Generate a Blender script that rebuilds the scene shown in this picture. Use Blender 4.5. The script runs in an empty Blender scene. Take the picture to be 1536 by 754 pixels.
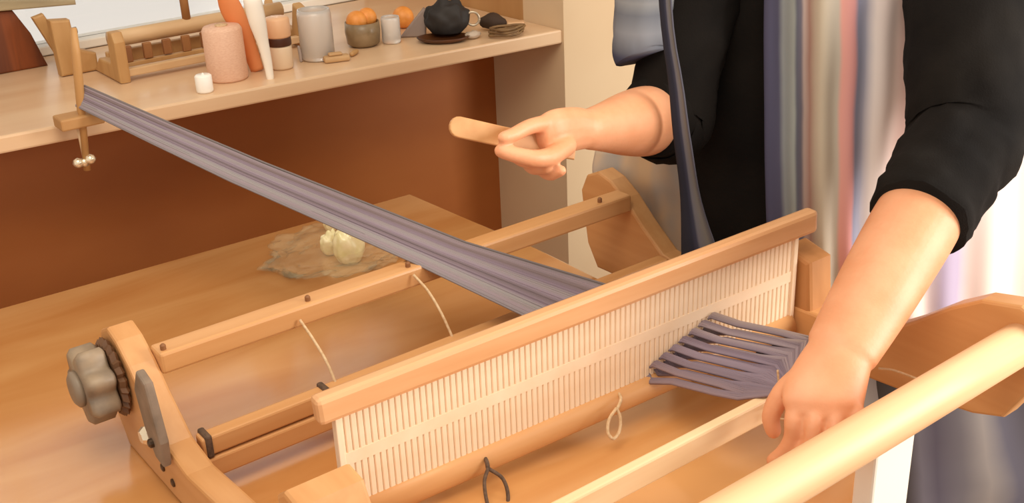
import bpy, bmesh, math, random
from mathutils import Vector, Matrix, noise
random.seed(7)
SC = bpy.context.scene
COL = SC.collection
V = Vector

# ---------------------------------------------------------------- camera, world, lights, exposure
cam_data = bpy.data.cameras.new('camera')
cam = bpy.data.objects.new('camera', cam_data); COL.objects.link(cam); SC.camera = cam
cam_data.sensor_fit = 'HORIZONTAL'; cam_data.sensor_width = 36.0
cam_data.lens = 36.0 * 1700.0 / 1536.0
cam_data.clip_start = 0.05; cam_data.clip_end = 60
CF = V((0.54339765, 0.73435978, -0.40673664)); CR = V((0.79253866, -0.60851836, -0.03984829)); CU = V((0.2767697, 0.30070104, 0.91267596))
m = Matrix((CR, CU, -CF)).transposed().to_4x4(); m.translation = V((0, 0, 1.54)); cam.matrix_world = m

world = bpy.data.worlds.new('world'); SC.world = world; world.use_nodes = True
bg = world.node_tree.nodes['Background']; bg.inputs[0].default_value = (1.0, 0.93, 0.84, 1); bg.inputs[1].default_value = 0.84

def area(name, loc, target, size, power, col):
    d = bpy.data.lights.new(name, 'AREA'); d.shape = 'RECTANGLE'; d.size, d.size_y = size; d.energy = power; d.color = col
    o = bpy.data.objects.new(name, d); COL.objects.link(o); o.location = loc
    o.rotation_euler = (V(target) - V(loc)).to_track_quat('-Z', 'Y').to_euler(); return o
area('window_light_right', (2.25, -0.6, 1.45), (1.1, 0.75, 0.85), (0.9, 1.1), 52, (1.0, 0.95, 0.88))
area('overhead_area_light', (0.2, 0.6, 2.6), (0.8, 1.3, 0.7), (1.2, 1.2), 22, (1.0, 0.85, 0.66))  # broad warm area light from above
SC.view_settings.view_transform = 'Standard'; SC.view_settings.look = 'None'
SC.view_settings.gamma = 1.0; SC.view_settings.exposure = 0.0
SC.view_settings.use_curve_mapping = False

# ---------------------------------------------------------------- materials
def lin(c):
    c = [int(c[i:i+2], 16) / 255 for i in (0, 2, 4)]
    return tuple(((x + .055) / 1.055) ** 2.4 if x > .04045 else x / 12.92 for x in c) + (1,)
MATS = {}
def mat(name, col, rough=.6, col2=None, scale=(6, 6, 6), kind='noise', bump=0.0, coat=0.0, metal=0.0, trans=0.0, sheen=0.0, detail=4, distortion=0.0, alpha=1.0, bscale=60, sub=0.0):
    if name in MATS: return MATS[name]
    mt = bpy.data.materials.new(name); mt.use_nodes = True; nt = mt.node_tree; N = nt.nodes; b = N['Principled BSDF']
    b.inputs['Roughness'].default_value = rough; b.inputs['Coat Weight'].default_value = coat; b.inputs['Coat Roughness'].default_value = .15
    b.inputs['Metallic'].default_value = metal; b.inputs['Transmission Weight'].default_value = trans
    b.inputs['Sheen Weight'].default_value = sheen; b.inputs['Alpha'].default_value = alpha
    if sub: b.inputs['Subsurface Weight'].default_value = sub; b.inputs['Subsurface Radius'].default_value = (.012, .005, .003); b.inputs['Subsurface Scale'].default_value = 1.0
    tc = N.new('ShaderNodeTexCoord'); mp = N.new('ShaderNodeMapping'); mp.inputs['Scale'].default_value = scale
    nt.links.new(tc.outputs['Object'], mp.inputs['Vector'])
    tx = N.new('ShaderNodeTexNoise'); tx.inputs['Scale'].default_value = 1.0; tx.inputs['Detail'].default_value = detail; tx.inputs['Distortion'].default_value = distortion
    nt.links.new(mp.outputs['Vector'], tx.inputs['Vector'])
    rp = N.new('ShaderNodeValToRGB'); rp.color_ramp.elements[0].color = lin(col2 or col); rp.color_ramp.elements[1].color = lin(col)
    rp.color_ramp.elements[0].position = .32; rp.color_ramp.elements[1].position = .66
    nt.links.new(tx.outputs['Fac'], rp.inputs['Fac']); nt.links.new(rp.outputs['Color'], b.inputs['Base Color'])
    if bump:
        bt = N.new('ShaderNodeTexNoise'); bt.inputs['Scale'].default_value = bscale; nt.links.new(tc.outputs['Object'], bt.inputs['Vector'])
        bp = N.new('ShaderNodeBump'); bp.inputs['Strength'].default_value = bump; bp.inputs['Distance'].default_value = .002
        nt.links.new(bt.outputs['Fac'], bp.inputs['Height']); nt.links.new(bp.outputs['Normal'], b.inputs['Normal'])
    MATS[name] = mt; return mt
def stripes(name, stops, rough=.85, axis='X', rep=1.0):
    mt = bpy.data.materials.new(name); mt.use_nodes = True; nt = mt.node_tree; N = nt.nodes; b = N['Principled BSDF']
    b.inputs['Roughness'].default_value = rough; b.inputs['Specular IOR Level'].default_value = .2
    uv = N.new('ShaderNodeUVMap'); uv.uv_map = 'UVMap'; sx = N.new('ShaderNodeSeparateXYZ'); nt.links.new(uv.outputs['UV'], sx.inputs[0])
    ns = N.new('ShaderNodeTexNoise'); ns.inputs['Scale'].default_value = 9; nt.links.new(uv.outputs['UV'], ns.inputs['Vector'])
    ma = N.new('ShaderNodeMath'); ma.operation = 'MULTIPLY_ADD'; ma.inputs[1].default_value = .012; nt.links.new(ns.outputs['Fac'], ma.inputs[0])
    nt.links.new(sx.outputs[axis], ma.inputs[2])
    fr = N.new('ShaderNodeMath'); fr.operation = 'MULTIPLY'; fr.inputs[1].default_value = rep; nt.links.new(ma.outputs[0], fr.inputs[0])
    f2 = N.new('ShaderNodeMath'); f2.operation = 'FRACT' if rep > 1 else 'ABSOLUTE'; nt.links.new(fr.outputs[0], f2.inputs[0])
    rp = N.new('ShaderNodeValToRGB'); nt.links.new(f2.outputs[0], rp.inputs['Fac'])
    E = rp.color_ramp.elements
    E[0].position, E[0].color = stops[0][0], lin(stops[0][1]); E[1].position, E[1].color = stops[-1][0], lin(stops[-1][1])
    for p, c in stops[1:-1]: e = E.new(p); e.color = lin(c)
    nt.links.new(rp.outputs['Color'], b.inputs['Base Color']); return mt

# wood grain runs along the axis whose scale is low
beech_x = mat('beech_grain_x', 'd9a36c', .45, 'cd935a', (2, 40, 40), coat=.12, bump=.06)
beech_y = mat('beech_grain_y', 'd69f68', .45, 'ca9058', (40, 2, 40), coat=.12, bump=.06)
beech_z = mat('beech_grain_z', 'd9a56c', .45, 'cb9358', (40, 40, 2), coat=.1, bump=.06)
pale_x = mat('pale_beech', 'f6d8ac', .45, 'ecc796', (2, 40, 40), coat=.1, bump=.05)
table_m = mat('table_varnished_wood', 'd8a064', .16, 'c48448', (2, 9, 20), coat=1.0, bump=.03, distortion=.6)
counter_m = mat('counter_pale_wood', 'e2c09a', .3, 'd8b088', (2, 18, 18), coat=.15, bump=.03)
panel_m = mat('brown_panel_wood', 'b26a30', .5, '9c5522', (1.5, 5, 3), bump=.04)
wall_m = mat('cream_plaster', 'dcc19c', .8, 'd3b48e', (2, 2, 2), bump=.1)
tan_m = mat('tan_wall_shade_and_wood', 'bf915c', .6, 'ae7d48', (10, 10, 2), bump=.05)  # niche wall's shade put into the tan; also the clamp jaw's wood
skin_m = mat('skin', 'e6a57c', .5, 'da9468', (16, 16, 16), sub=.15, bump=.12, bscale=220)
black_m = mat('black_cotton', '1c1815', .95, '120f0e', (9, 9, 9), bump=.3, bscale=400)
black_m.node_tree.nodes['Principled BSDF'].inputs['Specular IOR Level'].default_value = .15
grey_m = mat('grey_plastic', 'a08a70', .5, '7d6e5e', (30, 30, 30))
reed_m = mat('reed_plastic', 'f8e0c2', .5, 'f2d6b4', (20, 20, 20))
cord_m = mat('white_cotton_cord', 'dfc29a', .85, 'c8a67c', (200, 200, 200))
dark_cord_m = mat('dark_cord', '6a5240', .85, '4c3a2c', (200, 200, 200))
screw_m = mat('dark_steel', '5a4a3c', .35, metal=.8)
brass_m = mat('bright_steel', 'f2e2c4', .25, metal=.7)

# ---------------------------------------------------------------- mesh helpers
def link(name, bm, mt, parent=None, smooth=False, uvs=None):
    me = bpy.data.meshes.new(name); bm.normal_update(); bm.to_mesh(me); bm.free()
    if mt: me.materials.append(mt)
    if smooth:
        for p in me.polygons: p.use_smooth = True
    o = bpy.data.objects.new(name, me); COL.objects.link(o)
    if parent: o.parent = parent; o.matrix_parent_inverse = Matrix.Translation(-V(parent.location)) if parent.type == 'EMPTY' or True else Matrix()
    return o
def recenter(o, p):
    """put a top-level mesh's origin at p"""
    o.data.transform(Matrix.Translation(-V(p))); o.location = p; return o
def tag(o, label=None, cat=None, group=None, kind=None):
    if label: o['label'] = label
    if cat: o['category'] = cat
    if group: o['group'] = group
    if kind: o['kind'] = kind
    return o
def empty(name, loc, label, cat, group=None):
    o = bpy.data.objects.new(name, None); o.empty_display_size = .05; COL.objects.link(o); o.location = loc
    return tag(o, label, cat, group)
def box(bm, a, b, bevel=.002, rot=None, pivot=None, seg=2):
    a, b = V(a), V(b); c = (a + b) / 2; s = b - a
    r = bmesh.ops.create_cube(bm, size=1, matrix=Matrix.Translation(c) @ Matrix.Diagonal((abs(s.x), abs(s.y), abs(s.z), 1)))
    vs = r['verts']
    if rot: bmesh.ops.rotate(bm, verts=vs, cent=pivot or c, matrix=rot)
    if bevel:
        es = list({e for v in vs for e in v.link_edges})
        bmesh.ops.bevel(bm, geom=es, offset=bevel, segments=seg, affect='EDGES', profile=.5)
def beam(bm, p, q, w, h, bevel=.003, up=V((0, 0, 1)), seg=2):
    """rectangular bar from p to q; w across, h along up"""
    p, q = V(p), V(q); d = q - p; L = d.length; d.normalize(); s = d.cross(up).normalized(); u = s.cross(d)
    M = Matrix((d, s, u)).transposed().to_4x4(); M.translation = (p + q) / 2
    r = bmesh.ops.create_cube(bm, size=1, matrix=M @ Matrix.Diagonal((L, w, h, 1)))
    if bevel:
        es = list({e for v in r['verts'] for e in v.link_edges})
        bmesh.ops.bevel(bm, geom=es, offset=bevel, segments=seg, affect='EDGES', profile=.5)
def cr(P, n):
    """Catmull-Rom through tuples of floats"""
    P = [tuple(p) for p in P]
    if len(P) < 3: return [tuple(a + (b - a) * i / n for a, b in zip(P[0], P[1])) for i in range(n + 1)]
    Q = [tuple(2 * a - b for a, b in zip(P[0], P[1]))] + P + [tuple(2 * a - b for a, b in zip(P[-1], P[-2]))]
    out = []
    for i in range(1, len(Q) - 2):
        for k in range(n):
            t = k / n
            out.append(tuple(.5 * (2 * b + (c - a) * t + (2 * a - 5 * b + 4 * c - d) * t * t + (-a + 3 * b - 3 * c + d) * t ** 3) for a, b, c, d in zip(Q[i-1], Q[i], Q[i+1], Q[i+2])))
    out.append(P[-1]); return out
def loft(bm, path, n=4, seg=16, caps=True, side=None, wrinkle=0.0, closed=False, freq=30):
    """path: list of (x,y,z,rx[,ry]) ; swept ellipse with rounded ends"""
    P = [tuple(p) if len(p) == 5 else tuple(p) + (p[3],) for p in path]
    S = cr(P, n); rings = []; sv = V(side) if side else None
    for i, s in enumerate(S):
        c = V(s[:3]); a = V(S[max(i-1, 0)][:3]); b = V(S[min(i+1, len(S)-1)][:3]); d = (b - a).normalized()
        if sv is None: sv = d.orthogonal()
        u = (sv - d * sv.dot(d)).normalized(); w = d.cross(u)
        if not side: sv = u
        ring = []
        for k in range(seg):
            an = 2 * math.pi * k / seg; o = u * (math.cos(an) * s[3]) + w * (math.sin(an) * s[4])
            p = c + o
            if wrinkle: p += o.normalized() * wrinkle * (noise.noise(V((p.x, p.y, p.z)) * freq) + .6 * noise.noise(V((c.x * 2, c.y * 2, c.z * 2 + an * .25)) * freq))
            ring.append(bm.verts.new(p))
        rings.append((ring, c, d, s))
    for (r0, *_), (r1, *_) in zip(rings, rings[1:]):
        for k in range(seg): bm.faces.new((r0[k], r0[(k+1) % seg], r1[(k+1) % seg], r1[k]))
    if caps:
        for idx, sg in ((0, -1), (-1, 1)):
            r, c, d, s = rings[idx]; prev = r; rr = min(s[3], s[4])
            if caps == 'round':
                for t in (.35, .7, .92):
                    q = [bm.verts.new(c + (v.co - c) * math.cos(t * math.pi / 2) + d * sg * rr * math.sin(t * math.pi / 2)) for v in r]
                    for k in range(seg):
                        f = (prev[k], prev[(k+1) % seg], q[(k+1) % seg], q[k]); bm.faces.new(f if sg > 0 else f[::-1])
                    prev = q
            bm.faces.new(prev if sg > 0 else prev[::-1])
    return bm
def tube(bm, pts, r, seg=8, n=6): return loft(bm, [tuple(p) + (r,) for p in pts], n, seg)
def lathe(bm, base, prof, seg=24, axis=V((0, 0, 1))):
    axis = V(axis).normalized(); u = axis.orthogonal().normalized(); w = axis.cross(u); rings = []
    for r, h in prof:
        rings.append([bm.verts.new(V(base) + axis * h + (u * math.cos(2*math.pi*k/seg) + w * math.sin(2*math.pi*k/seg)) * max(r, .0003)) for k in range(seg)])
    for a, b in zip(rings, rings[1:]):
        for k in range(seg): bm.faces.new((a[k], a[(k+1) % seg], b[(k+1) % seg], b[k]))
    bm.faces.new(rings[0][::-1]); bm.faces.new(rings[-1])
def prism(bm, pts, off, bevel=.002):
    """polygon pts extruded by off"""
    off = V(off); a = [bm.verts.new(V(p)) for p in pts]; b = [bm.verts.new(V(p) + off) for p in pts]; n = len(a)
    fs = [bm.faces.new(a), bm.faces.new(b[::-1])] + [bm.faces.new((a[i], b[i], b[(i+1) % n], a[(i+1) % n])) for i in range(n)]
    bmesh.ops.recalc_face_normals(bm, faces=fs)
    if bevel:
        es = [e for e in fs[0].edges] + [e for e in fs[1].edges]
        bmesh.ops.bevel(bm, geom=es, offset=bevel, segments=2, affect='EDGES', profile=.5)
def B(): return bmesh.new()

# ================================================================ SETTING
bm = B(); box(bm, (-3, -3, -.05), (5, 4, 0), 0); tag(link('floor', bm, mat('floor_wood', 'a5794e', .5, '8d6238', (2, 14, 2))), kind='structure')
# plain wall facing the room, right of the niche
bm = B(); box(bm, (1.54, 1.86, 0), (4.6, 2.0, 2.9), 0); tag(link('wall_right', bm, wall_m), kind='structure')
bm = B(); box(bm, (1.54, 2.0, 0), (1.66, 2.6, .975), 0); tag(link('wall_niche', bm, wall_m), kind='structure')
bm = B(); box(bm, (1.54, 2.0, .975), (1.66, 2.6, 2.9), 0); tag(link('niche_side_1', bm, tan_m), kind='structure')  # niche side wall above the counter, its shade painted in as tan
# brown panel below the counter
bm = B(); prism(bm, [(-1.6, 2.30, 0), (1.54, 2.12, 0), (1.54, 2.12, .95), (-1.6, 2.30, .95)], (0, .03, 0), 0)
tag(link('wall_panel', bm, panel_m), kind='structure')
# wall with the window above the counter
bm = B(); box(bm, (-1.6, 2.5, 0), (-.4, 2.62, 2.9), 0); box(bm, (-.4, 2.5, 0), (1.54, 2.62, .98), 0); box(bm, (1.42, 2.5, .98), (1.54, 2.62, 2.9), 0); box(bm, (-.4, 2.5, 2.2), (1.42, 2.62, 2.9), 0)
tag(link('wall_back', bm, wall_m), kind='structure')
wf = link('window_1', (lambda b: (box(b, (-.4, 2.49, .98), (1.42, 2.56, 1.0), .003), box(b, (-.4, 2.49, 2.17), (1.42, 2.56, 2.2), .003), box(b, (-.4, 2.49, 1.0), (-.36, 2.56, 2.17), .003), box(b, (1.38, 2.49, 1.0), (1.42, 2.56, 2.17), .003), box(b, (.36, 2.5, 1.0), (.4, 2.55, 2.17), .003), b)[-1])(B()), mat('white_window_paint', 'f2ece0', .4))
tag(wf, kind='structure')
glass_m = mat('window_glass', 'ffffff', .02, trans=1.0)
for x0, x1 in ((-.36, .36), (.4, 1.38)):
    bm = B(); box(bm, (x0, 2.522, 1.0), (x1, 2.528, 2.17), 0); link('pane', bm, glass_m, wf)

# ================================================================ COUNTER
ct = tag(recenter(link('counter', (lambda b: (prism(b, [(-1.6, 2.138, .95), (1.54, 1.866, .95), (1.54, 2.49, .95), (-1.6, 2.49, .95)], (0, 0, .03), .004), b)[-1])(B()), counter_m), (.4, 2.0, .95)),
         'long pale wood counter running along the window above the brown panel', 'counter')
# ================================================================ TABLE
bm = B()
tp = [(-.9, 1.965), (1.146, 1.896), (1.166, 1.5), (1.16, .90), (1.145, .80), (1.11, .71), (1.06, .660), (1.0, .630), (.9, .616), (-.9, .61)]
prism(bm, [(x, y, .665) for x, y in tp], (0, 0, .035), .004)

T = empty('work_table', (.15, 1.25, 0), 'large varnished orange wood work table under the loom', 'table')
link('tabletop', bm, table_m, T)
for x, y in ((-.8, .7), (.9, .72), (-.8, 1.85), (1.04, 1.8)):
    bm = B(); box(bm, (x - .03, y - .03, 0), (x + .03, y + .03, .666), .004); link('leg', bm, beech_z, T)

# ================================================================ LOOM
L = empty('table_loom', (.8, .98, .70), 'large beech rigid heddle loom standing on the orange table', 'loom')
RP = [(1.395, .80), (1.40, .835), (1.385, .866), (1.355, .880), (1.325, .872), (1.29, .850), (1.25, .815), (1.20, .778), (1.14, .768), (1.06, .776), (.96, .785), (.86, .788), (.79, .80), (.74, .835), (.69, .875), (.65, .90), (.60, .91), (.565, .895), (.555, .86), (.575, .80), (.60, .755), (.64, .742), (.75, .728), (.95, .715), (1.2, .703), (1.36, .70), (1.385, .74)]
def rail(x0, x1, dz=0):
    b = B(); prism(b, [(x0, y, z + dz) for y, z in RP], (x1 - x0, 0, 0), .004); return b
lr = link('side_rail', rail(.35, .386), beech_y, L)
rr_ = link('side_rail', rail(1.19, 1.226), beech_y, L)
# beams between the rails
bm = B(); box(bm, (.386, 1.272, .832), (1.19, 1.308, .862), .004); link('back_beam', bm, beech_x, L)
bm = B(); box(bm, (.386, 1.178, .722), (1.19, 1.205, .750), .003); link('cross_beam', bm, beech_x, L)
bm = B(); beam(bm, (.389, 1.192, .766), (1.185, 1.192, .766), .022, .026, .003); link('warp_stick', bm, beech_x, L)
bm = B(); loft(bm, [(.386, .599, .853, .025, .0255), (.8, .597, .856, .025, .0255), (1.19, .595, .862, .025, .0265)], 2, 20, side=(0, 1, 0)); 
link('front_beam', bm, mat('front_beam_beech', 'f0c698', .5, 'e6b888', (2, 40, 40), coat=.0), L, True)
bm = B(); beam(bm, (.60, .772, .790), (.965, .772, .790), .014, .033, .003); fs = link('front_stick', bm, pale_x, L)
# stand leg below the front beam
bm = B(); box(bm, (.903, .584, 0.0), (.972, .61, .838), .003); box(bm, (.885, .54, 0), (.972, .655, .02), .003)
tag(link('stand_leg', bm, mat('white_paint', 'fbf4e6', .4), L), 'white painted support leg')
# heddle blocks
for x0, x1 in ((.386, .468),):
    b = B(); prism(b, [(x0, .965, .79), (x0, .965, .82), (x0, .945, .835), (x0, .915, .83), (x0, .895, .79), (x0, .895, .72), (x0, .965, .72)], (x1 - x0, 0, 0), .005)
    link('heddle_block', b, beech_y, L)
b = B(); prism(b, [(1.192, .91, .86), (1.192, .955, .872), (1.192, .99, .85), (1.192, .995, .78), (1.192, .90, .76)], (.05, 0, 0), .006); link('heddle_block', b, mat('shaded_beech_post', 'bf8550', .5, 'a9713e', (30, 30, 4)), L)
# screws on the outer face and hole pins
for y, z in ((1.225, .735), (1.195, .728)):
    b = B(); lathe(b, (.352, y, z), [(.0055, 0), (.0055, .004), (.003, .005)], 12, (-1, 0, 0)); link('screw', b, screw_m, lr)
for x in (.395, .60, .762, 1.13):
    b = B(); lathe(b, (x, 1.283, .858), [(.0038, 0), (.0038, .010), (.002, .012)], 10); link('peg', b, mat('brown_peg', '8a5a34', .6), L)
for x in (.393, .56):
    b = B(); box(b, (x, 1.178, .751), (x + .009, 1.206, .783), .003); link('warp_tie', b, dark_cord_m, L)
b = B(); lathe(b, (1.19, .95, .735), [(.006, 0), (.006, .004)], 12, (-1, 0, 0)); link('screw', b, screw_m, rr_)
# ratchet knob, pawl
K = (.345, 1.345, .815); b = B()
def lobed(b, x0, x1, R, lobes, amp, cy, cz, n=64, twist=0):
    ra = []
    for x, s in ((x0, .9), (x0 - .004, 1.0), (x1 + .006, 1.0), (x1, .88)):
        ra.append([b.verts.new((x, cy + math.cos(2*math.pi*k/n) * s * (R + amp * math.cos(lobes * 2*math.pi*k/n)), cz + math.sin(2*math.pi*k/n) * s * (R + amp * math.cos(lobes * 2*math.pi*k/n)))) for k in range(n)])
    for p, q in zip(ra, ra[1:]):
        for k in range(n): b.faces.new((p[k], p[(k+1) % n], q[(k+1) % n], q[k]))
    b.faces.new(ra[0][::-1]); b.faces.new(ra[-1])
    bmesh.ops.recalc_face_normals(b, faces=b.faces)
lobed(b, .348, .338, .052, 24, .0035, K[1], K[2]); kn = tag(link('ratchet_wheel', b, mat('ratchet_dark', '6c4a30', .5), L), 'dark toothed wheel')
b = B(); lobed(b, .336, .300, .046, 7, .007, K[1], K[2]); k2 = tag(link('winding_knob', b, grey_m, L, True), 'grey lobed plastic knob')
b = B(); lathe(b, (.300, K[1], K[2]), [(.024, 0), (.024, .006), (.018, .010), (.008, .0105)], 20, (-1, 0, 0)); link('knob_cap', b, mat('knob_cap_plastic', '8c7c6a', .5), k2, True)
b = B(); prism(b, [(.348, 1.215, .882), (.348, 1.19, .875), (.348, 1.172, .80), (.348, 1.178, .765), (.348, 1.20, .768), (.348, 1.222, .80), (.348, 1.235, .85)], (-.012, 0, 0), .003)
pw = tag(link('pawl', b, mat('pawl_grey', '8e7a68', .5, '6f5f50', (30, 30, 30)), L), 'grey pawl lever')
b = B(); lathe(b, (.336, 1.20, .79), [(.006, 0), (.006, .004), (.003, .006)], 12, (-1, 0, 0)); link('screw', b, screw_m, pw)
b = B(); lathe(b, (.349, 1.245, .775), [(.013, 0), (.013, .008), (.008, .014)], 8, (-1, 0, 0)); tag(link('bolt', b, brass_m, L), 'bright bolt')
# cords from the back beam to the warp stick
for pts in ([(0.5780, 1.2680, 0.8460), (0.5830, 1.2450, 0.8240), (0.5840, 1.2150, 0.8020), (0.5850, 1.1940, 0.7720)], [(0.7610, 1.2680, 0.8550), (0.7690, 1.2450, 0.8350), (0.7700, 1.2150, 0.8100), (0.7750, 1.1940, 0.7710)]):
    b = B(); tube(b, pts, .0020); link('cord', b, cord_m, L, True)
# ---- heddle: its own thing, lifts out of the blocks
H = empty('heddle', (.88, 1.0, .70), 'long upright reed heddle with cream dents between two beech bars', 'heddle')
def hd(x, z): return V((x, 1.0 - .0952 * (x - .459), z + .050 * (x - .459)))   # heddle leans a little, right end nearer and higher
HA = math.atan(-.0952)
bm = B(); beam(bm, hd(.459, .878), hd(1.216, .878), .022, .034, .006); link('top_bar', bm, mat('heddle_beech', 'e0ac7c', .42, 'd49c6a', (2, 40, 40), coat=.12), H)
bm = B(); loft(bm, [tuple(hd(x, .722)) + (.014, .019) for x in (.472, .8, 1.183)], 2, 16, side=(0, 1, 0)); link('bottom_bar', bm, beech_x, H, True)
NB = 86; x0, x1 = .486, 1.180; pitch = (x1 - x0) / NB
slat = B(); box(slat, (-pitch * .46, -.0025, .735), (pitch * .46, .0025, .866), .0012, seg=1)
sm = bpy.data.meshes.new('dent'); slat.to_mesh(sm); slat.free(); sm.materials.append(reed_m)
for i in range(NB + 1):
    o = bpy.data.objects.new('dent', sm); COL.objects.link(o); o.parent = H; o.location = hd(x0 + pitch * i, 0) - H.location; o.rotation_euler.z = HA
bm = B()
beam(bm, hd(x0, .802), hd(x1, .802), .0056, .016, 0)   # stiffening band across the dents
for x in (x0 - .003, x1 + .002): beam(bm, hd(x, .733), hd(x, .866) , .008, .010, .001, up=V((0, 1, 0)))
link('reed_frame', bm, reed_m, H)
# loops hanging from the heddle's bottom bar
b = B(); q = V((.872, .961, 0)); tube(b, [(0.8740, 0.9620, 0.7570), (0.8650, 0.9440, 0.7560), (0.8510, 0.9350, 0.7510)], .0022); tube(b, [(0.8490, 0.9350, 0.7520), (0.8320, 0.9300, 0.7450), (0.8250, 0.9250, 0.7310), (0.8300, 0.9200, 0.7210), (0.8450, 0.9250, 0.7240), (0.8510, 0.9300, 0.7400), (0.8490, 0.9350, 0.7520)], .0022); tag(link('cord_loop', b, cord_m, H, True), 'white cord loop')
b = B(); tube(b, [(0.6680, 0.9850, 0.7370), (0.6610, 0.9650, 0.7400), (0.6580, 0.9580, 0.7320)], .0028); tube(b, [(0.6580, 0.9580, 0.7340), (0.6460, 0.9500, 0.7240), (0.6340, 0.9300, 0.7130), (0.6340, 0.9200, 0.6950), (0.6510, 0.9200, 0.6860), (0.6660, 0.9300, 0.7030), (0.6700, 0.9450, 0.7200), (0.6580, 0.9580, 0.7340)], .0024); tag(link('cord_loop', b, dark_cord_m, H, True), 'dark grey cord loop')

# ---- warp yarn
warp_m = stripes('warp_stripes', [(0, '8c8486'), (.12, '9a8a90'), (.2, '9c9694'), (.3, '8c7c88'), (.42, '786a6c'), (.5, '948490'), (.6, '9a9090'), (.7, '867682'), (.8, '7c6c6c'), (.9, '96868c'), (1, '7c7270')], .8)
def strands(paths, r, mt, name, parent=None):
    me_v, me_f, uv = [], [], []
    n = len(paths)
    for i, P in enumerate(paths):
        sg = 5; base = len(me_v)
        for j, p in enumerate(P):
            a = V(P[max(j-1, 0)]); c = V(P[min(j+1, len(P)-1)]); d = (c - a).normalized(); u = d.cross(V((0, 0, 1))).normalized(); w = u.cross(d)
            for k in range(sg): me_v.append(V(p) + (u * math.cos(2*math.pi*k/sg) + w * math.sin(2*math.pi*k/sg)) * r)
        for j in range(len(P) - 1):
            for k in range(sg):
                me_f.append((base + j*sg + k, base + j*sg + (k+1) % sg, base + (j+1)*sg + (k+1) % sg, base + (j+1)*sg + k)); uv.append((i + .5) / n)
    me = bpy.data.meshes.new(name); me.from_pydata(me_v, [], me_f); me.materials.append(mt)
    l = me.uv_layers.new(name='UVMap')
    for p, u in zip(me.polygons, uv):
        p.use_smooth = True
        for li in p.loop_indices: l.data[li].uv = (u, (li * .37) % 1)
    o = bpy.data.objects.new(name, me); COL.objects.link(o)
    if parent: o.parent = parent; o.matrix_parent_inverse = Matrix.Translation(-parent.location)
    return o
W = empty('warp_yarn', (1.02, 1.0, .765), 'band of purple grey warp yarn stretched from the counter clamp to the loom', 'yarn')
NS = 84; back, frontA, frontB = [], [], []
def lerp(a, b, t): return tuple(x + (y - x) * t for x, y in zip(a, b))
for i in range(NS):
    t = (i + .5) / NS; jz = random.uniform(-.0015, .0015)
    # t=0 left/near edge, t=1 right/far edge
    p0 = (.522 + .020 * t, 1.918, 1.018 + .030 * t + jz)
    pm = (.772 + .098 * t, 1.29, .8655 + jz)
    q = lerp(p0, pm, .5); q = (q[0] + jz, q[1], q[2] - .006)
    q1 = lerp(p0, pm, .25); q2 = lerp(p0, pm, .75)
    xr = .918 + .115 * t; h = hd(xr, 0); zr = .768 + .049 * t; xs = .918 + .115 * (int(t * 14) + .5) / 14
    pr = (xr, h.y + .006, zr + jz)
    pe = lerp(pm, pr, .5)
    back.append([p0, (q1[0], q1[1], q1[2] - .004), q, (q2[0], q2[1], q2[2] - .003), pm, pe, pr])
    zz = zr + (.010 if i % 2 else -.016)
    zz = zr + (.008 if int(t * 14) % 2 else -.012); pf = (xs + .0011 * (i % 6 - 2.5), hd(xs, 0).y - .007, zz + .0012 * (i % 2))
    ee = lerp((0.9190, 0.7940, 0.8030), (1.0900, 0.8210, 0.8150), t); ga = (0.9600, 0.7410, 0.8200)
    mz = lerp((xr, pf[1], zr), ee, .28); P = [pr, pf, (mz[0], mz[1], mz[2] + (.003 if int(t * 14) % 2 else -.003)), lerp(pf, ee, .75), (ee[0], ee[1], ee[2] + jz), lerp(ee, ga, .6)]
    (frontA if int(t * 14) % 2 else frontB).append(P)
tag(strands(back, .0019, warp_m, 'back_warp', W), None, kind='stuff')
front_m = stripes('front_warp_stripes', [(0, '8c7a80'), (.2, '80727e'), (.4, '908290'), (.55, '7a6c7a'), (.7, '9a8c92'), (.85, '80727a'), (1, '9c8c88')], .8)
tag(strands(frontA, .0023, front_m, 'upper_shed', W), None, kind='stuff')
tag(strands(frontB, .0023, front_m, 'lower_shed', W), None, kind='stuff')
b = B(); tube(b, [(.945, .772, .806), (.95, .765, .812), (.955, .77, .80), (.95, .78, .79), (.945, .772, .806)], .0016)
tube(b, [(.965, .772, .835), (.966, .770, .818), (.968, .765, .798)], .0014); tube(b, [(.93, .756, .80), (.96, .74, .802), (1.0, .728, .806)], .0014); tube(b, [(.93, .756, .79), (.95, .735, .79), (.985, .72, .80)], .0014)
link('tie_knot', b, cord_m, W, True)
b = B(); tube(b, [(1.1110, 0.7300, 0.8000), (1.1220, 0.7110, 0.8000), (1.1260, 0.6610, 0.8000)], .0015); link('tie_thread', b, cord_m, W, True)

tanw0 = mat('tan_peg_wood', 'c09058', .5, 'ab7c46', (30, 30, 4))
# ================================================================ THE CLAMP ON THE COUNTER EDGE
CL = empty('warping_clamp', (.53, 1.93, .95), 'wooden peg clamp on counter edge holding the warp end', 'clamp')
bm = B(); lathe(bm, (.518, 1.915, .905), [(.006, 0), (.006, .10), (.0075, .105), (.0075, .20), (.005, .243)], 14, (.10, 0, 1)); link('peg', bm, tanw0, CL, True)
bm = B(); box(bm, (.487, 1.90, .983), (.560, 1.945, 1.003), .003); link('upper_jaw', bm, tan_m, CL)
bm = B(); lathe(bm, (.523, 1.925, .92), [(.006, 0), (.006, .065)], 12); link('screw_rod', bm, mat('pale_beech', ''), CL, True)
bm = B()
lathe(bm, (.515, 1.912, .915), [(.007, 0), (.007, .012)], 12); 
lathe(bm, (.505, 1.912, .922), [(.001, -.009), (.007, -.006), (.0095, 0), (.007, .006), (.001, .009)], 12); lathe(bm, (.525, 1.908, .925), [(.001, -.009), (.007, -.006), (.0095, 0), (.007, .006), (.001, .009)], 12)
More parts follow.
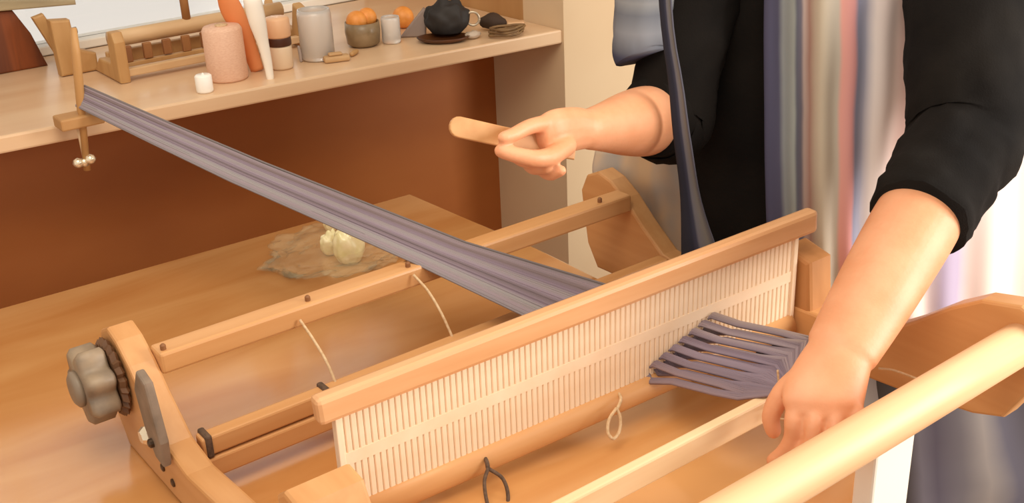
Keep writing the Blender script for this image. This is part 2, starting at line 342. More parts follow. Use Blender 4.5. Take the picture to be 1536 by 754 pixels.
tag(link('wing_nut', bm, brass_m, CL, True), 'bright wing nut')

# ================================================================ SMALL LOOM ON THE COUNTER
S = empty('small_loom', (.75, 2.25, .98), 'small pale wooden loom standing on the counter before the window', 'loom')
tanw = mat('tan_loom_wood', 'c79c66', .55, 'b88a54', (30, 30, 6), bump=.05)
bm = B(); prism(bm, [(.672, 2.285, .981), (.672, 2.14, .981), (.672, 2.135, 1.06), (.672, 2.145, 1.078), (.672, 2.165, 1.078), (.672, 2.175, 1.06), (.672, 2.18, 1.015), (.672, 2.25, 1.012)], (.022, 0, 0), .004); link('side_frame', bm, tanw, S)
bm = B(); prism(bm, [(.606, 2.28, .981), (.68, 2.28, .981), (.68, 2.28, 1.016), (.645, 2.28, 1.03), (.642, 2.28, 1.088), (.604, 2.28, 1.092)], (0, .03, 0), .004); link('rear_post', bm, tanw, S)
bm = B(); prism(bm, [(.590, 2.345, 1.09), (.612, 2.345, 1.095), (.655, 2.345, 1.00), (.65, 2.345, .981), (.632, 2.345, .981)], (0, .018, 0), .003); link('brace', bm, tanw, S)
bm = B(); prism(bm, [(1.06, 2.30, .981), (1.06, 2.14, .981), (1.06, 2.135, 1.06), (1.06, 2.165, 1.07), (1.06, 2.18, 1.015), (1.06, 2.28, 1.012), (1.06, 2.30, 1.06)], (.022, 0, 0), .004); link('side_frame', bm, tanw, S)
bm = B(); loft(bm, [(.69, 2.22, 1.05, .016), (.85, 2.22, 1.05, .016), (1.06, 2.22, 1.05, .016)], 2, 14); link('roller', bm, mat('pale_roller', 'dcb88c', .5, 'caa374', (4, 30, 30)), S, True)
bm = B(); box(bm, (.69, 2.145, .99), (1.06, 2.16, 1.005), .002); link('front_bar', bm, mat('pale_roller', ''), S)
bm = B(); box(bm, (.69, 2.245, .995), (1.06, 2.26, 1.02), .002); link('rear_bar', bm, tanw, S)
for k in range(9):
    bm = B(); x = .705 + k * .04; box(bm, (x, 2.19, 1.006 + .001 * (k % 3)), (x + .017, 2.2, 1.038), .002); link('slat', bm, mat('brown_slat', 'a87442', .6, '8a5630', (20, 20, 5)), S)
bm = B(); box(bm, (.69, 2.188, .998), (1.06, 2.202, 1.006), .001); link('slat_rail', bm, tanw, S)
bm = B(); lathe(bm, (.852, 2.22, 1.064), [(.0085, 0), (.0085, .06), (.006, .064)], 12); link('post', bm, mat('brown_slat', ''), S, True)
bm = B(); lathe(bm, (.642, 2.30, 1.062), [(.007, 0), (.007, .014)], 12, (1, 0, 0)); link('pin', bm, screw_m, S)
# dark brown wooden box behind it, pale scroll on top
bm = B(); prism(bm, [(.30, 2.40, .98), (.615, 2.40, .98), (.595, 2.40, 1.05), (.57, 2.40, 1.10), (.30, 2.40, 1.12)], (0, .075, 0), .004)
bx = empty('wooden_box', (.45, 2.43, .98), 'dark brown wooden box at the counter back left of small loom', 'box')
link('box_body', bm, mat('dark_brown_wood', '8c4516', .55, '5c2a0c', (26, 5, 3), distortion=1.0), bx)
bm = B(); prism(bm, [(.30, 2.385, 1.122), (.69, 2.385, 1.095), (.69, 2.385, 1.105), (.56, 2.385, 1.125), (.45, 2.385, 1.14), (.30, 2.385, 1.16)], (0, .095, 0), .003); tag(link('box_lid', bm, mat('weathered_lid', 'cbb58e', .6, '9a8a6a', (4, 20, 20)), bx), 'pale grey lid')

# ================================================================ THINGS ON THE COUNTER
def item(name, base, label, cat, prof, mt, seg=28, smooth=True):
    b = B(); lathe(b, (0, 0, 0), prof, seg); o = link(name, b, mt, None, smooth); o.location = base; return tag(o, label, cat)
CT = .9805
def C_(p): return (p[0], p[1], CT)
pinkm = mat('pink_yarn', 'ecc4a8', .7, 'e2b498', (200, 200, 600))
YC = empty('yarn_spool', C_((0.8420, 2.0260, 0.9800)), 'thick pale pink yarn spool standing on the counter', 'spool')
b = B(); lathe(b, YC.location, [(.036, 0), (.038, .004), (.0375, .095), (.034, .101), (.012, .102)], 32); link('yarn_winding', b, pinkm, YC, True)
b = B(); lathe(b, YC.location + V((0, 0, .1015)), [(.012, 0), (.012, .003), (.008, .003)], 16); link('core', b, cord_m, YC, True)
item('candle', C_((0.7700, 1.9700, 0.9800)), 'small white tea candle in front of pink yarn spool', 'candle', [(.0145, 0), (.0155, .003), (.0155, .030), (.013, .0325), (.003, .032), (.001, .036)], mat('white_wax', 'fffaf0', .35))
b = B(); base = V(C_((0.9090, 2.0400, 0.9800))); tipv = V((.905, 2.02, 1.16))
loft(b, [tuple(base + V((0, 0, .001))) + (.013, .010), tuple(base + V((-.006, .002, .03))) + (.015, .011), tuple(base + V((-.018, .005, .08))) + (.018, .012), tuple(base + V((-.032, .01, .125))) + (.022, .012), tuple(base + V((-.042, .012, .165))) + (.014, .010)], 4, 18, side=CR)
ob = tag(recenter(link('orange_bottle', b, mat('orange_plastic', 'ee9c64', .5, 'e6864a', (12, 12, 4)), None, True), base), 'tall leaning orange squeeze bottle behind the pink spool', 'bottle')
WT = empty('white_tube', C_((0.9000, 1.9660, 0.9800)), 'tall white tube bottle with narrow foot right of the orange bottle', 'bottle')
b = B(); base = V(WT.location)
loft(b, [tuple(base) + (.007,), tuple(base + V((-.001, 0, .03))) + (.0085,), tuple(base + V((-.005, .001, .07))) + (.011,), tuple(base + V((-.010, .002, .11))) + (.016,), tuple(base + V((-.014, .003, .15))) + (.017,)], 4, 16, 'round'); link('tube_body', b, mat('white_plastic', 'fff8ea', .3), WT, True)
b = B(); lathe(b, base + V((-.014, .003, .160)), [(.008, 0), (.008, .02), (.005, .024)], 14); link('cap', b, mat('white_plastic', ''), WT, True)
J = empty('jar', C_((0.9540, 2.0210, 0.9800)), 'peach lidded jar with a dark brown band', 'jar')
b = B(); lathe(b, J.location, [(.020, 0), (.0225, .004), (.0225, .042), (.021, .046)], 26); link('jar_body', b, mat('cream_ceramic', 'ead0b0', .35), J, True)
b = B(); lathe(b, J.location + V((0, 0, .046)), [(.0228, 0), (.0232, .002), (.0232, .014), (.0226, .016)], 26); tag(link('band', b, mat('dark_band', '4a2410', .5), J, True), 'dark brown band')
b = B(); lathe(b, J.location + V((0, 0, .062)), [(.0225, 0), (.024, .003), (.024, .034), (.021, .038), (.004, .0385)], 26); tag(link('lid', b, mat('peach_plastic', 'eebd92', .4), J, True), 'peach lid')
clear_m = mat('clear_plastic', 'fff8f0', .15, trans=.55)
def jar_clear(name, base, r, h, label, cat, inner=None):
    b = B(); lathe(b, (0, 0, 0), [(r * .9, 0), (r, .004), (r, h * .9), (r * .94, h), (r * .86, h), (r * .9, h * .9), (r * .9, .008), (.002, .007)], 28)
    o = link(name, b, clear_m, None, True); o.location = base; return tag(o, label, cat)
jar_clear('plastic_tub', C_((1.0410, 2.0340, 0.9800)), .034, .10, 'tall clear plastic tub right of the banded jar', 'tub')
b = B(); loft(b, [(0, 0, .002, .003), (0, .001, .018, .0035), (-.001, .002, .03, .003)], 3, 10, 'round'); o = link('thread_pin', b, mat('grey_lilac', 'b0a098', .5), None, True); o.location = C_((1.0030, 2.0360, 0.9800)); tag(o, 'tiny grey upright spool pin between banded jar and clear tub', 'pin')
b = B(); box(b, (-.026, -.012, 0), (.026, .012, .012), .004); box(b, (-.016, -.008, .012), (.012, .008, .018), .003); o = link('wood_block', b, mat('tan_block', 'cfa878', .6, 'bd9464', (12, 30, 30))); o.location = C_((1.0570, 1.9880, 0.9800)); o.rotation_euler.z = -.3; tag(o, 'small tan wooden block lying before the clear tub', 'block')
b = B(); loft(b, [(-.012, 0, .005, .005), (0, .002, .005, .0055), (.013, .003, .005, .004)], 3, 10, 'round'); o = link('wood_bit', b, tanw, None, True); o.location = C_((1.1080, 2.0030, 0.9800)); o.rotation_euler.z = .5; tag(o, 'short tan dowel scrap right of the small block', 'dowel')
BJ = empty('glass_bowl', C_((1.1650, 2.0640, 0.9800)), 'smoky grey glass bowl heaped with orange fruit', 'bowl')
b = B(); lathe(b, BJ.location, [(.026, 0), (.034, .006), (.037, .03), (.036, .05), (.034, .05), (.033, .012), (.002, .008)], 30); link('bowl_body', b, mat('smoky_glass', '9a8262', .3, '7a6446', (25, 25, 25)), BJ, True)
orange_m = mat('orange_peel', 'f0a050', .5, 'e08c38', (60, 60, 60), bump=.2)
for dx, dy, dz, r in ((-.012, 0, .052, .022), (.016, .006, .054, .021)):
    b = B(); bmesh.ops.create_uvsphere(b, u_segments=20, v_segments=12, radius=r); o = link('orange', b, orange_m, None, True); o.location = BJ.location + V((dx, dy, dz)); tag(o, 'left one of two oranges in smoky bowl' if dx < 0 else 'right one of two oranges in smoky bowl', 'fruit', 'oranges on the counter')
b = B(); bmesh.ops.create_uvsphere(b, u_segments=20, v_segments=12, radius=.024); o = link('orange', b, orange_m, None, True); o.location = C_((1.3110, 2.1380, 0.9800)); o.location.z += .0235; tag(o, 'orange lying behind the clear tumbler', 'fruit', 'oranges on the counter')
jar_clear('glass_tumbler', C_((1.2190, 2.0400, 0.9800)), .020, .055, 'small clear glass tumbler beside the smoky bowl', 'glass')
b = B(); prism(b, [(-.035, 0, 0), (.02, 0, 0), (.025, 0, .055), (.018, 0, .06)], (0, .02, 0), .003); o = link('folded_card', b, mat('lilac_card', 'a89488', .7, '8d7c74', (8, 8, 8))); o.location = C_((1.2820, 2.0420, 0.9800)); o.rotation_euler.z = -.65; tag(o, 'grey lilac wedge of folded card left of the black pouch', 'card')
b = B(); lathe(b, (0, 0, 0), [(.050, 0), (.066, .006), (.070, .010), (.064, .010), (.048, .004), (.002, .003)], 32)
o = link('dish', b, mat('dark_dish', '5a3216', .4, '3c1e0c', (10, 10, 10)), None, True); o.location = C_((1.3020, 1.9690, 0.9800)); o.scale = (.8, .55, 1); o.rotation_euler.z = -.65; tag(o, 'flat dark brown dish under the black pouch', 'dish')
# black pouch
BP = empty('black_pouch', V(C_((1.3250, 1.9860, 0.9800))) + V((0, 0, .011)), 'slumped black fabric pouch with silver ring handle', 'pouch'); p0 = V(BP.location)
b = B(); bmesh.ops.create_icosphere(b, subdivisions=4, radius=1)
for v in b.verts:
    n = noise.noise(v.co * 2.2) * .18; v.co = V((v.co.x * .047, v.co.y * .03, max(v.co.z, -.75) * .040 + .030)) * (1 + n)
b.transform(Matrix.Translation(p0) @ Matrix.Rotation(-.65, 4, 'Z')); link('pouch_body', b, mat('black_fabric', '2c2622', .7, '1c1614', (12, 12, 12)), BP, True)
b = B(); c = p0 + CR * .055 + V((0, 0, .030)); pts = [c + CR * (.014 * math.cos(a)) + V((0, 0, .014 * math.sin(a))) for a in [i * math.pi / 5 for i in range(11)]]; tube(b, pts, .0028); tag(link('ring', b, mat('silver_ring', 'c8b8a0', .3, metal=.6), BP, True), 'silver ring')
b = B(); loft(b, [tuple(-.018 * CR + V((0, 0, .018))) + (.012, .014), tuple(V((0, 0, .020))) + (.02, .018), tuple(.018 * CR + V((0, 0, .016))) + (.012, .013)], 4, 16, 'round')
o = link('dark_ball', b, mat('dark_wool', '3a2616', .8), None, True); o.location = V(C_((1.4330, 1.9690, 0.9800))); tag(o, 'small dark brown wool ball right of the silver ring', 'ball')
b = B(); bmesh.ops.create_icosphere(b, subdivisions=3, radius=1)
for v in b.verts: v.co = V((v.co.x * .018, v.co.y * .012, (v.co.z + 1) * .008)) * (1 + .2 * noise.noise(v.co * 3))
o = link('pebble', b, mat('silver_foil', 'bba894', .5), None, True); o.location = C_((1.3590, 1.9410, 0.9800)); tag(o, 'small pale grey lump at the foot of the black pouch', 'lump')
cm = mat('brown_cable', '8a6a42', .6, '6a4c2c', (30, 30, 30)); b = B(); c = V(C_((1.4250, 1.9060, 0.9800)))
pts = []
for i in range(34):
    a = i * .55; R = .034 + .006 * math.sin(i * 1.7); pts.append(c + V((R * 1.15 * math.cos(a), R * .75 * math.sin(a), .003 + .0009 * i * .6)))
tube(b, pts, .0027, 7, 2); tag(recenter(link('cable_coil', b, cm, None, True), c), 'loosely coiled brown cable at the counter end', 'cable')
b = B(); box(b, (-.02, -.012, 0), (.02, .012, .012), .004); o = link('soap_bar', b, mat('pale_soap', 'd2a87e', .5)); o.location = C_((1.4890, 1.9640, 0.9800)); o.rotation_euler.z = -.6; tag(o, 'pale tan bar lying behind the coiled cable', 'bar')
# crumpled clear bag on the table below the warp
b = B(); bmesh.ops.create_icosphere(b, subdivisions=5, radius=1)
for v in b.verts:
    n = noise.noise(v.co * 1.6) * .28 + abs(noise.noise(v.co * 4.3)) * .28 + abs(noise.noise(v.co * 9)) * .09
    r = .72 + n; v.co = V((v.co.x * .165 * r, v.co.y * .13 * r, max(v.co.z, -.25) * .030 * (r ** 2) + .0075))
zmin = min(v.co.z for v in b.verts)
for v in b.verts: v.co.z -= zmin
bag_m = mat('clear_bag_film', 'f4e2b4', .08, alpha=.16, bump=.5, bscale=25, coat=1.0)
BG = empty('plastic_bag', (0.8890, 1.7240, 0.7010), 'crumpled clear plastic bag glinting on the table under the warp', 'bag')
b.transform(Matrix.Translation(BG.location)); link('bag_film', b, bag_m, BG, True)
glint_m = mat('pale_yellow_glint', 'fff2c4', .25, 'f0e4a4', (40, 40, 40), coat=.8)  # pale lumps added to stand in for the bag's bright glints
for px_, sc in (((0.8780, 1.6750, 0.7020), (.030, .022, .075)), ((0.8680, 1.7320, 0.7020), (.018, .015, .045)), ((0.9230, 1.8300, 0.7020), (.014, .012, .05))):
    b = B(); bmesh.ops.create_icosphere(b, subdivisions=4, radius=1)
    for v in b.verts: k = 1 + .22 * noise.noise(v.co * 1.8); v.co = V((v.co.x * sc[0], v.co.y * sc[1], max(v.co.z, -.8) * sc[2] * .55 + .022)) * k
    zm = min(v.co.z for v in b.verts); b.transform(Matrix.Translation(V(px_) - V((0, 0, zm)))); link('glint_lump', b, glint_m, BG, True)

# ================================================================ PERSON
def remesh(bm, name, mt, parent, vox, smooth=4):
    me = bpy.data.meshes.new('raw'); bm.to_mesh(me); bm.free(); o = bpy.data.objects.new('raw', me); COL.objects.link(o)
    r = o.modifiers.new('r', 'REMESH'); r.mode = 'VOXEL'; r.voxel_size = vox; r.use_smooth_shade = True
    s = o.modifiers.new('s', 'SMOOTH'); s.iterations = smooth; s.factor = .5
    dg = bpy.context.evaluated_depsgraph_get(); me2 = bpy.data.meshes.new_from_object(o.evaluated_get(dg)); me2.name = name
    bpy.data.objects.remove(o); me2.materials.clear(); me2.materials.append(mt)
    for p in me2.polygons: p.use_smooth = True
    o = bpy.data.objects.new(name, me2); COL.objects.link(o); o.parent = parent; o.matrix_parent_inverse = Matrix.Translation(-parent.location); return o
BR = V((.79, -.61, 0)).normalized(); BF = V((-.61, -.79, 0)).normalized()     # image-right and toward-viewer
PC = V((1.50, 1.13, 0))
def bp(r, f, z): return PC + BR * r + BF * f + V((0, 0, z))
P = empty('person', PC, 'person in black top and striped shawl working at the loom, wooden shuttle in one hand', 'person')
bm = B()
def ch(path, side=None, n=8, seg=32): loft(bm, path, n, seg, 'round', side)
def t5(v, rx, ry=None): return tuple(v) + (rx, ry if ry else rx)
# trunk, neck, head, legs
ch([t5(bp(0, 0, .84), .165, .115), t5(bp(0, 0, .93), .165, .115), t5(bp(0, .01, 1.06), .135, .095), t5(bp(0, .02, 1.22), .15, .11), t5(bp(0, .02, 1.34), .15, .09), t5(bp(0, .02, 1.41), .09, .065)], BR)
ch([t5(bp(0, .02, 1.38), .055), t5(bp(0, .045, 1.48), .05), t5(bp(0, .055, 1.52), .05)], BR)
ch([t5(bp(0, .075, 1.50), .048, .06), t5(bp(0, .075, 1.56), .066, .085), t5(bp(0, .065, 1.62), .072, .092), t5(bp(0, .06, 1.66), .058, .075)], BR)
ch([t5(bp(0, .165, 1.585), .009), t5(bp(0, .178, 1.56), .012), t5(bp(0, .165, 1.55), .011)])             # nose
ch([t5(bp(-.02, .155, 1.527), .006), t5(bp(0, .162, 1.527), .008), t5(bp(.02, .155, 1.527), .006)])        # lips
for s in (-1, 1):
    ch([t5(bp(s * .072, .065, 1.595), .007, .016), t5(bp(s * .075, .062, 1.56), .006, .012)], BF)            # ears
    ch([t5(bp(s * .03, .15, 1.592), .011), t5(bp(s * .031, .152, 1.592), .011)])                             # eye lids
    ch([t5(bp(s * .085, 0, .86), .085, .09), t5(bp(s * .09, .01, .66), .072, .078), t5(bp(s * .09, .02, .46), .052, .056), t5(bp(s * .09, .0, .3), .05, .056), t5(bp(s * .09, -.01, .10), .034, .038), t5(bp(s * .09, 0, .05), .036, .04)], BR)
    ch([t5(bp(s * .09, -.03, .035), .032, .028), t5(bp(s * .095, .06, .035), .038, .026), t5(bp(s * .10, .15, .022), .036, .014)], BR)
# her right arm (left in the picture)
sh = bp(-.165, .02, 1.37); el = V((1.1850, 1.1980, 1.0090)); wr = V((0.9650, 1.1180, 1.0610))
ch([t5(sh, .048), t5(sh.lerp(el, .5), .044), t5(el, .040)])
ch([t5(el, .040), t5(el.lerp(wr, .22), .052, .050), t5(el.lerp(wr, .5), .047, .044), t5(el.lerp(wr, .8), .035, .031), t5(wr, .028, .023)], (0, 0, 1))
# right hand: palm then fingers round the shuttle
ch([t5(wr, .027, .021), t5(V((0.9320, 1.1130, 1.0690)), .031, .019), t5(V((0.8970, 1.1060, 1.0720)), .035, .018), t5(V((0.8800, 1.1050, 1.0720)), .033, .015)], (0, 0, 1), seg=14)
def finger(pts, r0, r1):
    n = len(pts) - 1
    ch([t5(V(p), r0 + (r1 - r0) * i / n) for i, p in enumerate(pts)], n=4, seg=10)
finger([(0.9170, 1.1120, 1.0860), (0.8850, 1.1050, 1.0910), (0.8500, 1.0990, 1.0950), (0.8190, 1.0930, 1.0930), (0.8030, 1.0920, 1.0930)], .0125, .0085)     # index, laid along the shuttle
finger([(0.9050, 1.0920, 1.0580), (0.8670, 1.0790, 1.0560), (0.8370, 1.0760, 1.0610), (0.8130, 1.0850, 1.0700), (0.7990, 1.0930, 1.0760)], .014, .0095)         # thumb
finger([(0.9010, 1.1170, 1.0720), (0.8760, 1.1320, 1.0670), (0.8560, 1.1410, 1.0560), (0.8450, 1.1180, 1.0480), (0.8470, 1.0960, 1.0480)], .0105, .0085)
finger([(0.9020, 1.1100, 1.0600), (0.8850, 1.1300, 1.0500), (0.8670, 1.1300, 1.0390), (0.8560, 1.1030, 1.0360), (0.8610, 1.0810, 1.0410)], .0105, .0082)
finger([(0.9070, 1.1000, 1.0490), (0.8930, 1.1170, 1.0370), (0.8760, 1.1110, 1.0290), (0.8710, 1.0870, 1.0270), (0.8750, 1.0680, 1.0370)], .0095, .0075)
# her left arm (right in the picture)
sh = bp(.165, .02, 1.37); el = V((1.3860, 0.8130, 1.0250)); wr = V((0.9940, 0.7040, 0.8800))
ch([t5(sh, .050), t5(sh.lerp(el, .5), .046), t5(el, .043)])
ch([t5(el, .043), t5(el.lerp(wr, .2), .051), t5(el.lerp(wr, .45), .055, .049), t5(el.lerp(wr, .7), .051, .041), t5(el.lerp(wr, .88), .046, .031), t5(wr, .042, .025)], CR)
ch([t5(wr, .037, .023), t5(V((0.9600, 0.6920, 0.8630)), .043, .021), t5(V((0.9350, 0.6820, 0.8480)), .046, .019), t5(V((0.9250, 0.6760, 0.8370)), .043, .015)], CR, seg=32)
finger([(0.9150, 0.7020, 0.8450), (0.8980, 0.6920, 0.8300), (0.8950, 0.6900, 0.8090), (0.8900, 0.6960, 0.7900), (0.8840, 0.7060, 0.7750)], .0115, .0082)
finger([(0.9260, 0.6860, 0.8440), (0.9080, 0.6720, 0.8310), (0.9000, 0.6670, 0.8120), (0.8930, 0.6750, 0.7930), (0.8880, 0.6840, 0.7770)], .0115, .0082)
finger([(0.9420, 0.6740, 0.8440), (0.9280, 0.6580, 0.8320), (0.9180, 0.6510, 0.8190), (0.9170, 0.6560, 0.8040), (0.9160, 0.6630, 0.7900)], .011, .008)
finger([(0.9630, 0.6680, 0.8480), (0.9540, 0.6490, 0.8400), (0.9470, 0.6410, 0.8290), (0.9440, 0.6440, 0.8160), (0.9410, 0.6480, 0.8070)], .010, .0075)
finger([(0.9420, 0.7130, 0.8650), (0.9200, 0.7210, 0.8500), (0.9090, 0.7260, 0.8330), (0.9030, 0.7280, 0.8150), (0.9040, 0.7240, 0.7980)], .015, .0098)    # thumb
body = remesh(bm, 'body', skin_m, P, .0026, 5)
# hair and eyes
b = B(); bmesh.ops.create_icosphere(b, subdivisions=3, radius=1)
for v in b.verts:
    f = v.co.y; k = V((v.co.x * .082, v.co.y * .098, v.co.z * .10)); v.co = bp(k.x, .045 + (k.y if k.y < 0 else k.y * .78), 1.635 + k.z * (1 if v.co.z > 0 else (1.25 if f < .2 else .2)))
link('hair', b, mat('brown_hair', '4a3324', .6, '33221a', (60, 60, 10)), P, True)
for s in (-1, 1):
    b = B(); bmesh.ops.create_uvsphere(b, u_segments=12, v_segments=8, radius=.0095, matrix=Matrix.Translation(bp(s * .03, .158, 1.59))); link('eye', b, mat('eye', '3a2a20', .2), P, True)

# black top
bm = B()
loft(bm, [t5(bp(-.02, 0, .58), .215, .185), t5(bp(-.02, 0, .70), .212, .168), t5(bp(-.03, 0, .84), .212, .158), t5(bp(-.04, 0, .95), .208, .145), t5(bp(-.04, .01, 1.08), .206, .13), t5(bp(-.03, .02, 1.22), .205, .132), t5(bp(0, .02, 1.34), .168, .11), t5(bp(0, .02, 1.405), .10, .075)], 5, 48, side=BR, wrinkle=.006, freq=14)
def sleeve(path, seg=30, wr=.004, freq=26):
    loft(bm, path, 10, seg, True, side=CR, wrinkle=wr, freq=freq)
sh = bp(-.165, .02, 1.37); el = V((1.1850, 1.1980, 1.0090))
sleeve([t5(sh, .062), t5(sh.lerp(el, .5), .064), t5(sh.lerp(el, .8), .066), t5(el + CR * .012, .066, .068), t5(V((1.1680, 1.1870, 1.0150)), .062, .062), t5(V((1.1370, 1.1750, 1.0250)), .058, .058)])
sh = bp(.165, .02, 1.37); el = V((1.3860, 0.8130, 1.0250)); wr = V((0.9940, 0.7040, 0.8800))
sleeve([t5(sh, .078), t5(sh.lerp(el, .45), .082), t5(sh.lerp(el, .8), .080), t5(el, .078), t5(el.lerp(wr, .15), .072), t5(el.lerp(wr, .30), .068), t5(el.lerp(wr, .40), .066), t5(el.lerp(wr, .43), .063)], 40, .0055, 24)
bmesh.ops.recalc_face_normals(bm, faces=bm.faces)
link('black_top', bm, black_m, P, True)

def sheet(name, cols, mt, nu=60, thick=.003, fold=.006, nf=7, usc=1.0):
    """cols: list of columns, each a list of points top to bottom; lofted cloth with folds, real thickness"""
    nv = 26; C = [cr(c, max(2, nv // (len(c) - 1))) for c in cols]; nv = min(len(c) for c in C)
    rows = []
    for j in range(nv): rows.append(cr([C[i][j] for i in range(len(C))], max(2, nu // (len(C) - 1))))
    nu = len(rows[0]); b = B(); lay = b.loops.layers.uv.new('UVMap')
    def grid(off):
        g = []
        for j, r in enumerate(rows):
            gr = []
            for i, p in enumerate(r):
                u = i / (nu - 1); p = V(p); a = V(r[max(i-1, 0)]); c = V(r[min(i+1, nu-1)]); n = (c - a).cross(V((0, 0, 1))).normalized()
                d = fold * math.sin(u * nf * 2 * math.pi + .8 * math.sin(j * .12)) * (.4 + .6 * j / nv) + .004 * noise.noise(p * 12)
                gr.append(b.verts.new(p + n * (d + off)))
            g.append(gr)
        return g
    A, D = grid(0), grid(-thick)
    def face(vs, uv):
        f = b.faces.new(vs)
        for l, q in zip(f.loops, uv): l[lay].uv = q
    for j in range(nv - 1):
        for i in range(nu - 1):
            q = [(i/(nu-1), 1-j/(nv-1)), ((i+1)/(nu-1), 1-j/(nv-1)), ((i+1)/(nu-1), 1-(j+1)/(nv-1)), (i/(nu-1), 1-(j+1)/(nv-1))]
            face((A[j][i], A[j][i+1], A[j+1][i+1], A[j+1][i]), q); face((D[j][i], D[j+1][i], D[j+1][i+1], D[j][i+1]), [q[0], q[3], q[2], q[1]])
    for j in range(nv - 1):
        for i in (0, nu - 1):
            u = i / (nu - 1); f = (A[j][i], A[j+1][i], D[j+1][i], D[j][i]); face(f, [(u, .5)] * 4)
    for i in range(nu - 1):
        for j in (0, nv - 1): face((A[j][i], A[j][i+1], D[j][i+1], D[j][i]), [(i/(nu-1), .5)] * 4)
    bmesh.ops.recalc_face_normals(b, faces=b.faces)
    return link(name, b, mt, P, True)
Wd = 455.0
def S_(px): return (px - 1145) / Wd
shawl_m = stripes('shawl_stripes', [(0, '46445a'), (S_(1174), '4e4c60'), (S_(1183), '868a8c'), (S_(1205), '8c908c'), (S_(1210), '55555f'), (S_(1217), '5c5660'), (S_(1222), 'a08c84'), (S_(1232), '8e6c60'), (S_(1242), 'a89684'), (S_(1252), 'b2a490'), (S_(1284), 'b0a698'), (S_(1290), 'cf948a'), (S_(1308), 'c48a88'), (S_(1316), '86869a'), (S_(1330), '9a98a8'), (S_(1345), 'dcd0cc'), (S_(1375), 'e6cfc8'), (S_(1400), 'e0b4ac'), (S_(1430), 'eedcd0'), (S_(1455), 'b8a8c0'), (S_(1475), 'b8aac2'), (S_(1490), 'f0d6cc'), (S_(1530), 'f8e8dc'), (1, 'e4c4bc')])  # right-hand stripes paler, with the glare there put into their colours
sheet('shawl_front', [[(1.2970, 1.1110, 1.3450), (1.2760, 1.0840, 1.1340), (1.2540, 1.0420, 0.8680), (1.2660, 1.0280, 0.7110)], [(1.3350, 1.0380, 1.3500), (1.3240, 1.0100, 1.1380), (1.2940, 0.9650, 0.8810), (1.3070, 0.9580, 0.7120)], [(1.4420, 0.9990, 1.3370), (1.4340, 0.9690, 1.1250), (1.3820, 0.9210, 0.8690), (1.3720, 0.8960, 0.7130)], [(1.6100, 0.9710, 1.3130), (1.6040, 0.9270, 1.1020), (1.5200, 0.8610, 0.8480), (1.4670, 0.8140, 0.6660)], [(1.7810, 0.9230, 1.2590), (1.7680, 0.8750, 1.0810), (1.6880, 0.7790, 0.8250), (1.5950, 0.7050, 0.6160)]], shawl_m, 120, nf=9)
skirt_m = stripes('skirt_stripes', [(0, '40362e'), (.06, '4a4240'), (.10, '6e6870'), (.14, '57505a'), (.2, '6a6468'), (.25, '8c8480'), (.30, '5a5660'), (.36, '4a4448'), (.42, '7c7474'), (.5, '9a8e84'), (.6, 'a0948c'), (.66, '7a7072'), (.74, '9c9088'), (.85, 'b0a498'), (1, '8a7e78')], .9, rep=1.6)
bm = B(); loft(bm, [t5(bp(.16, .0, .22), .38, .25), t5(bp(.15, 0, .45), .35, .21), t5(bp(.12, 0, .62), .30, .165), t5(bp(.05, 0, .80), .20, .13)], 8, 96, True, side=BR, wrinkle=.012, freq=9)
lay = bm.loops.layers.uv.new('UVMap')
for f in bm.faces:
    for l in f.loops:
        d = l.vert.co - PC; a = math.atan2(d.dot(BF), d.dot(BR)); l[lay].uv = (1 - ((a / math.pi) % 2) / 2 * 2 if a >= 0 else abs(a) / math.pi, d.z)
link('skirt', bm, skirt_m, P, True)
lapel_m = stripes('lapel_stripes', [(0, '2c2a30'), (.35, '2a2a36'), (.48, '3c3c4c'), (.55, '6a6870'), (.8, '767470'), (1, '54525c')])
sheet('shawl_lapel', [[(1.2620, 1.2350, 1.4240), (1.1450, 1.1660, 1.3030), (1.1190, 1.1340, 1.1730), (1.1180, 1.1060, 1.0230), (1.1250, 1.0980, 0.9200), (1.1250, 1.0930, 0.8130)], [(1.2740, 1.2130, 1.4250), (1.1470, 1.1420, 1.3050), (1.1210, 1.1130, 1.1750), (1.1220, 1.0780, 1.0280), (1.1390, 1.0700, 0.9240), (1.1690, 1.0480, 0.8150)]], lapel_m, 16, fold=.003, nf=1)
capm = stripes('cap_sleeve_stripes', [(0, '3c3e56'), (.12, '44465c'), (.18, '62646e'), (.35, '85868c'), (.5, '6c6e76'), (.6, '8a8a8c'), (.75, '5e6070'), (1, '8c8c90')], axis='Y')
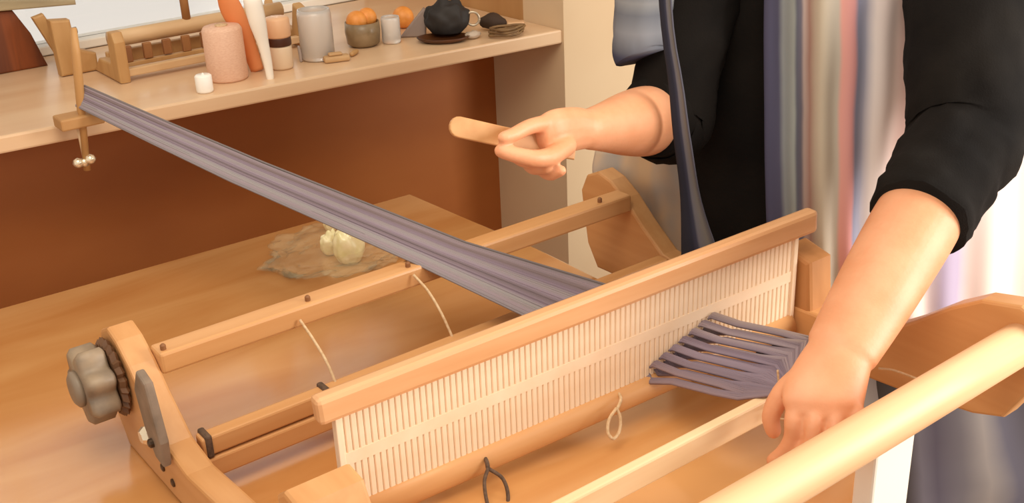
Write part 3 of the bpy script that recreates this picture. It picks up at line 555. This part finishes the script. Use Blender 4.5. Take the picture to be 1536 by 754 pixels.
bm = B(); base_pts = [t5(V((1.1600, 1.2160, 1.1060)), .042, .045), t5(V((1.1620, 1.2220, 1.1190)), .044, .048), t5(V((1.1770, 1.2320, 1.1570)), .045, .05), t5(V((1.2200, 1.2580, 1.2370)), .055, .055), t5(V((1.2920, 1.2910, 1.3440)), .06, .06)]
bm2 = B(); loft(bm2, base_pts, 8, 32, True, side=CR, wrinkle=.004, freq=20); lay = bm2.loops.layers.uv.new('UVMap'); zt = V((1.1610, 1.2150, 1.1060)).z
for f in bm2.faces:
    for l in f.loops: l[lay].uv = (.5, min(1, max(0, (l.vert.co.z - zt + .012) / .16)))
bm.free(); link('cap_sleeve', bm2, capm, P, True)
tail_m = mat('patterned_shawl_cloth', 'd8b48c', .9, 'a4a09c', (14, 14, 9), detail=2)
sheet('shawl_tail', [[(1.2400, 1.4180, 0.8890), (1.2260, 1.4080, 0.8510), (1.2240, 1.3800, 0.7740), (1.2110, 1.3230, 0.6300)], [(1.2570, 1.3320, 0.9040), (1.2510, 1.3250, 0.8570), (1.2540, 1.3110, 0.7870), (1.2390, 1.2680, 0.6410)], [(1.3000, 1.2430, 0.9480), (1.2930, 1.2330, 0.8710), (1.2920, 1.2230, 0.8030), (1.2760, 1.1940, 0.6560)]], tail_m, 40, fold=.006, nf=3)

# ---- stick shuttle held in the right hand
a, c = V((0.7570, 1.1410, 1.1080)), V((0.9180, 1.0910, 1.0480)); d = (c - a); Ls = d.length; d.normalize(); up = (CU - d * CU.dot(d)).normalized(); nn = d.cross(up)
out = []
for k in range(9):
    an = math.pi / 2 + math.pi * k / 8; out.append(a + d * (.011 + .013 * math.cos(an)) + up * (.0135 * math.sin(an)))
out += [a + d * (Ls * .5) - up * .014, c - up * .012, c + up * .012, a + d * (Ls * .35) + up * .0125]
bm = B(); prism(bm, [p - nn * .003 for p in out], nn * .006, .0015)
tag(recenter(link('stick_shuttle', bm, mat('shuttle_wood', 'cf9a64', .5, 'bf8650', (30, 30, 30))), a), 'flat round-ended wooden stick shuttle held out in the hand', 'shuttle')
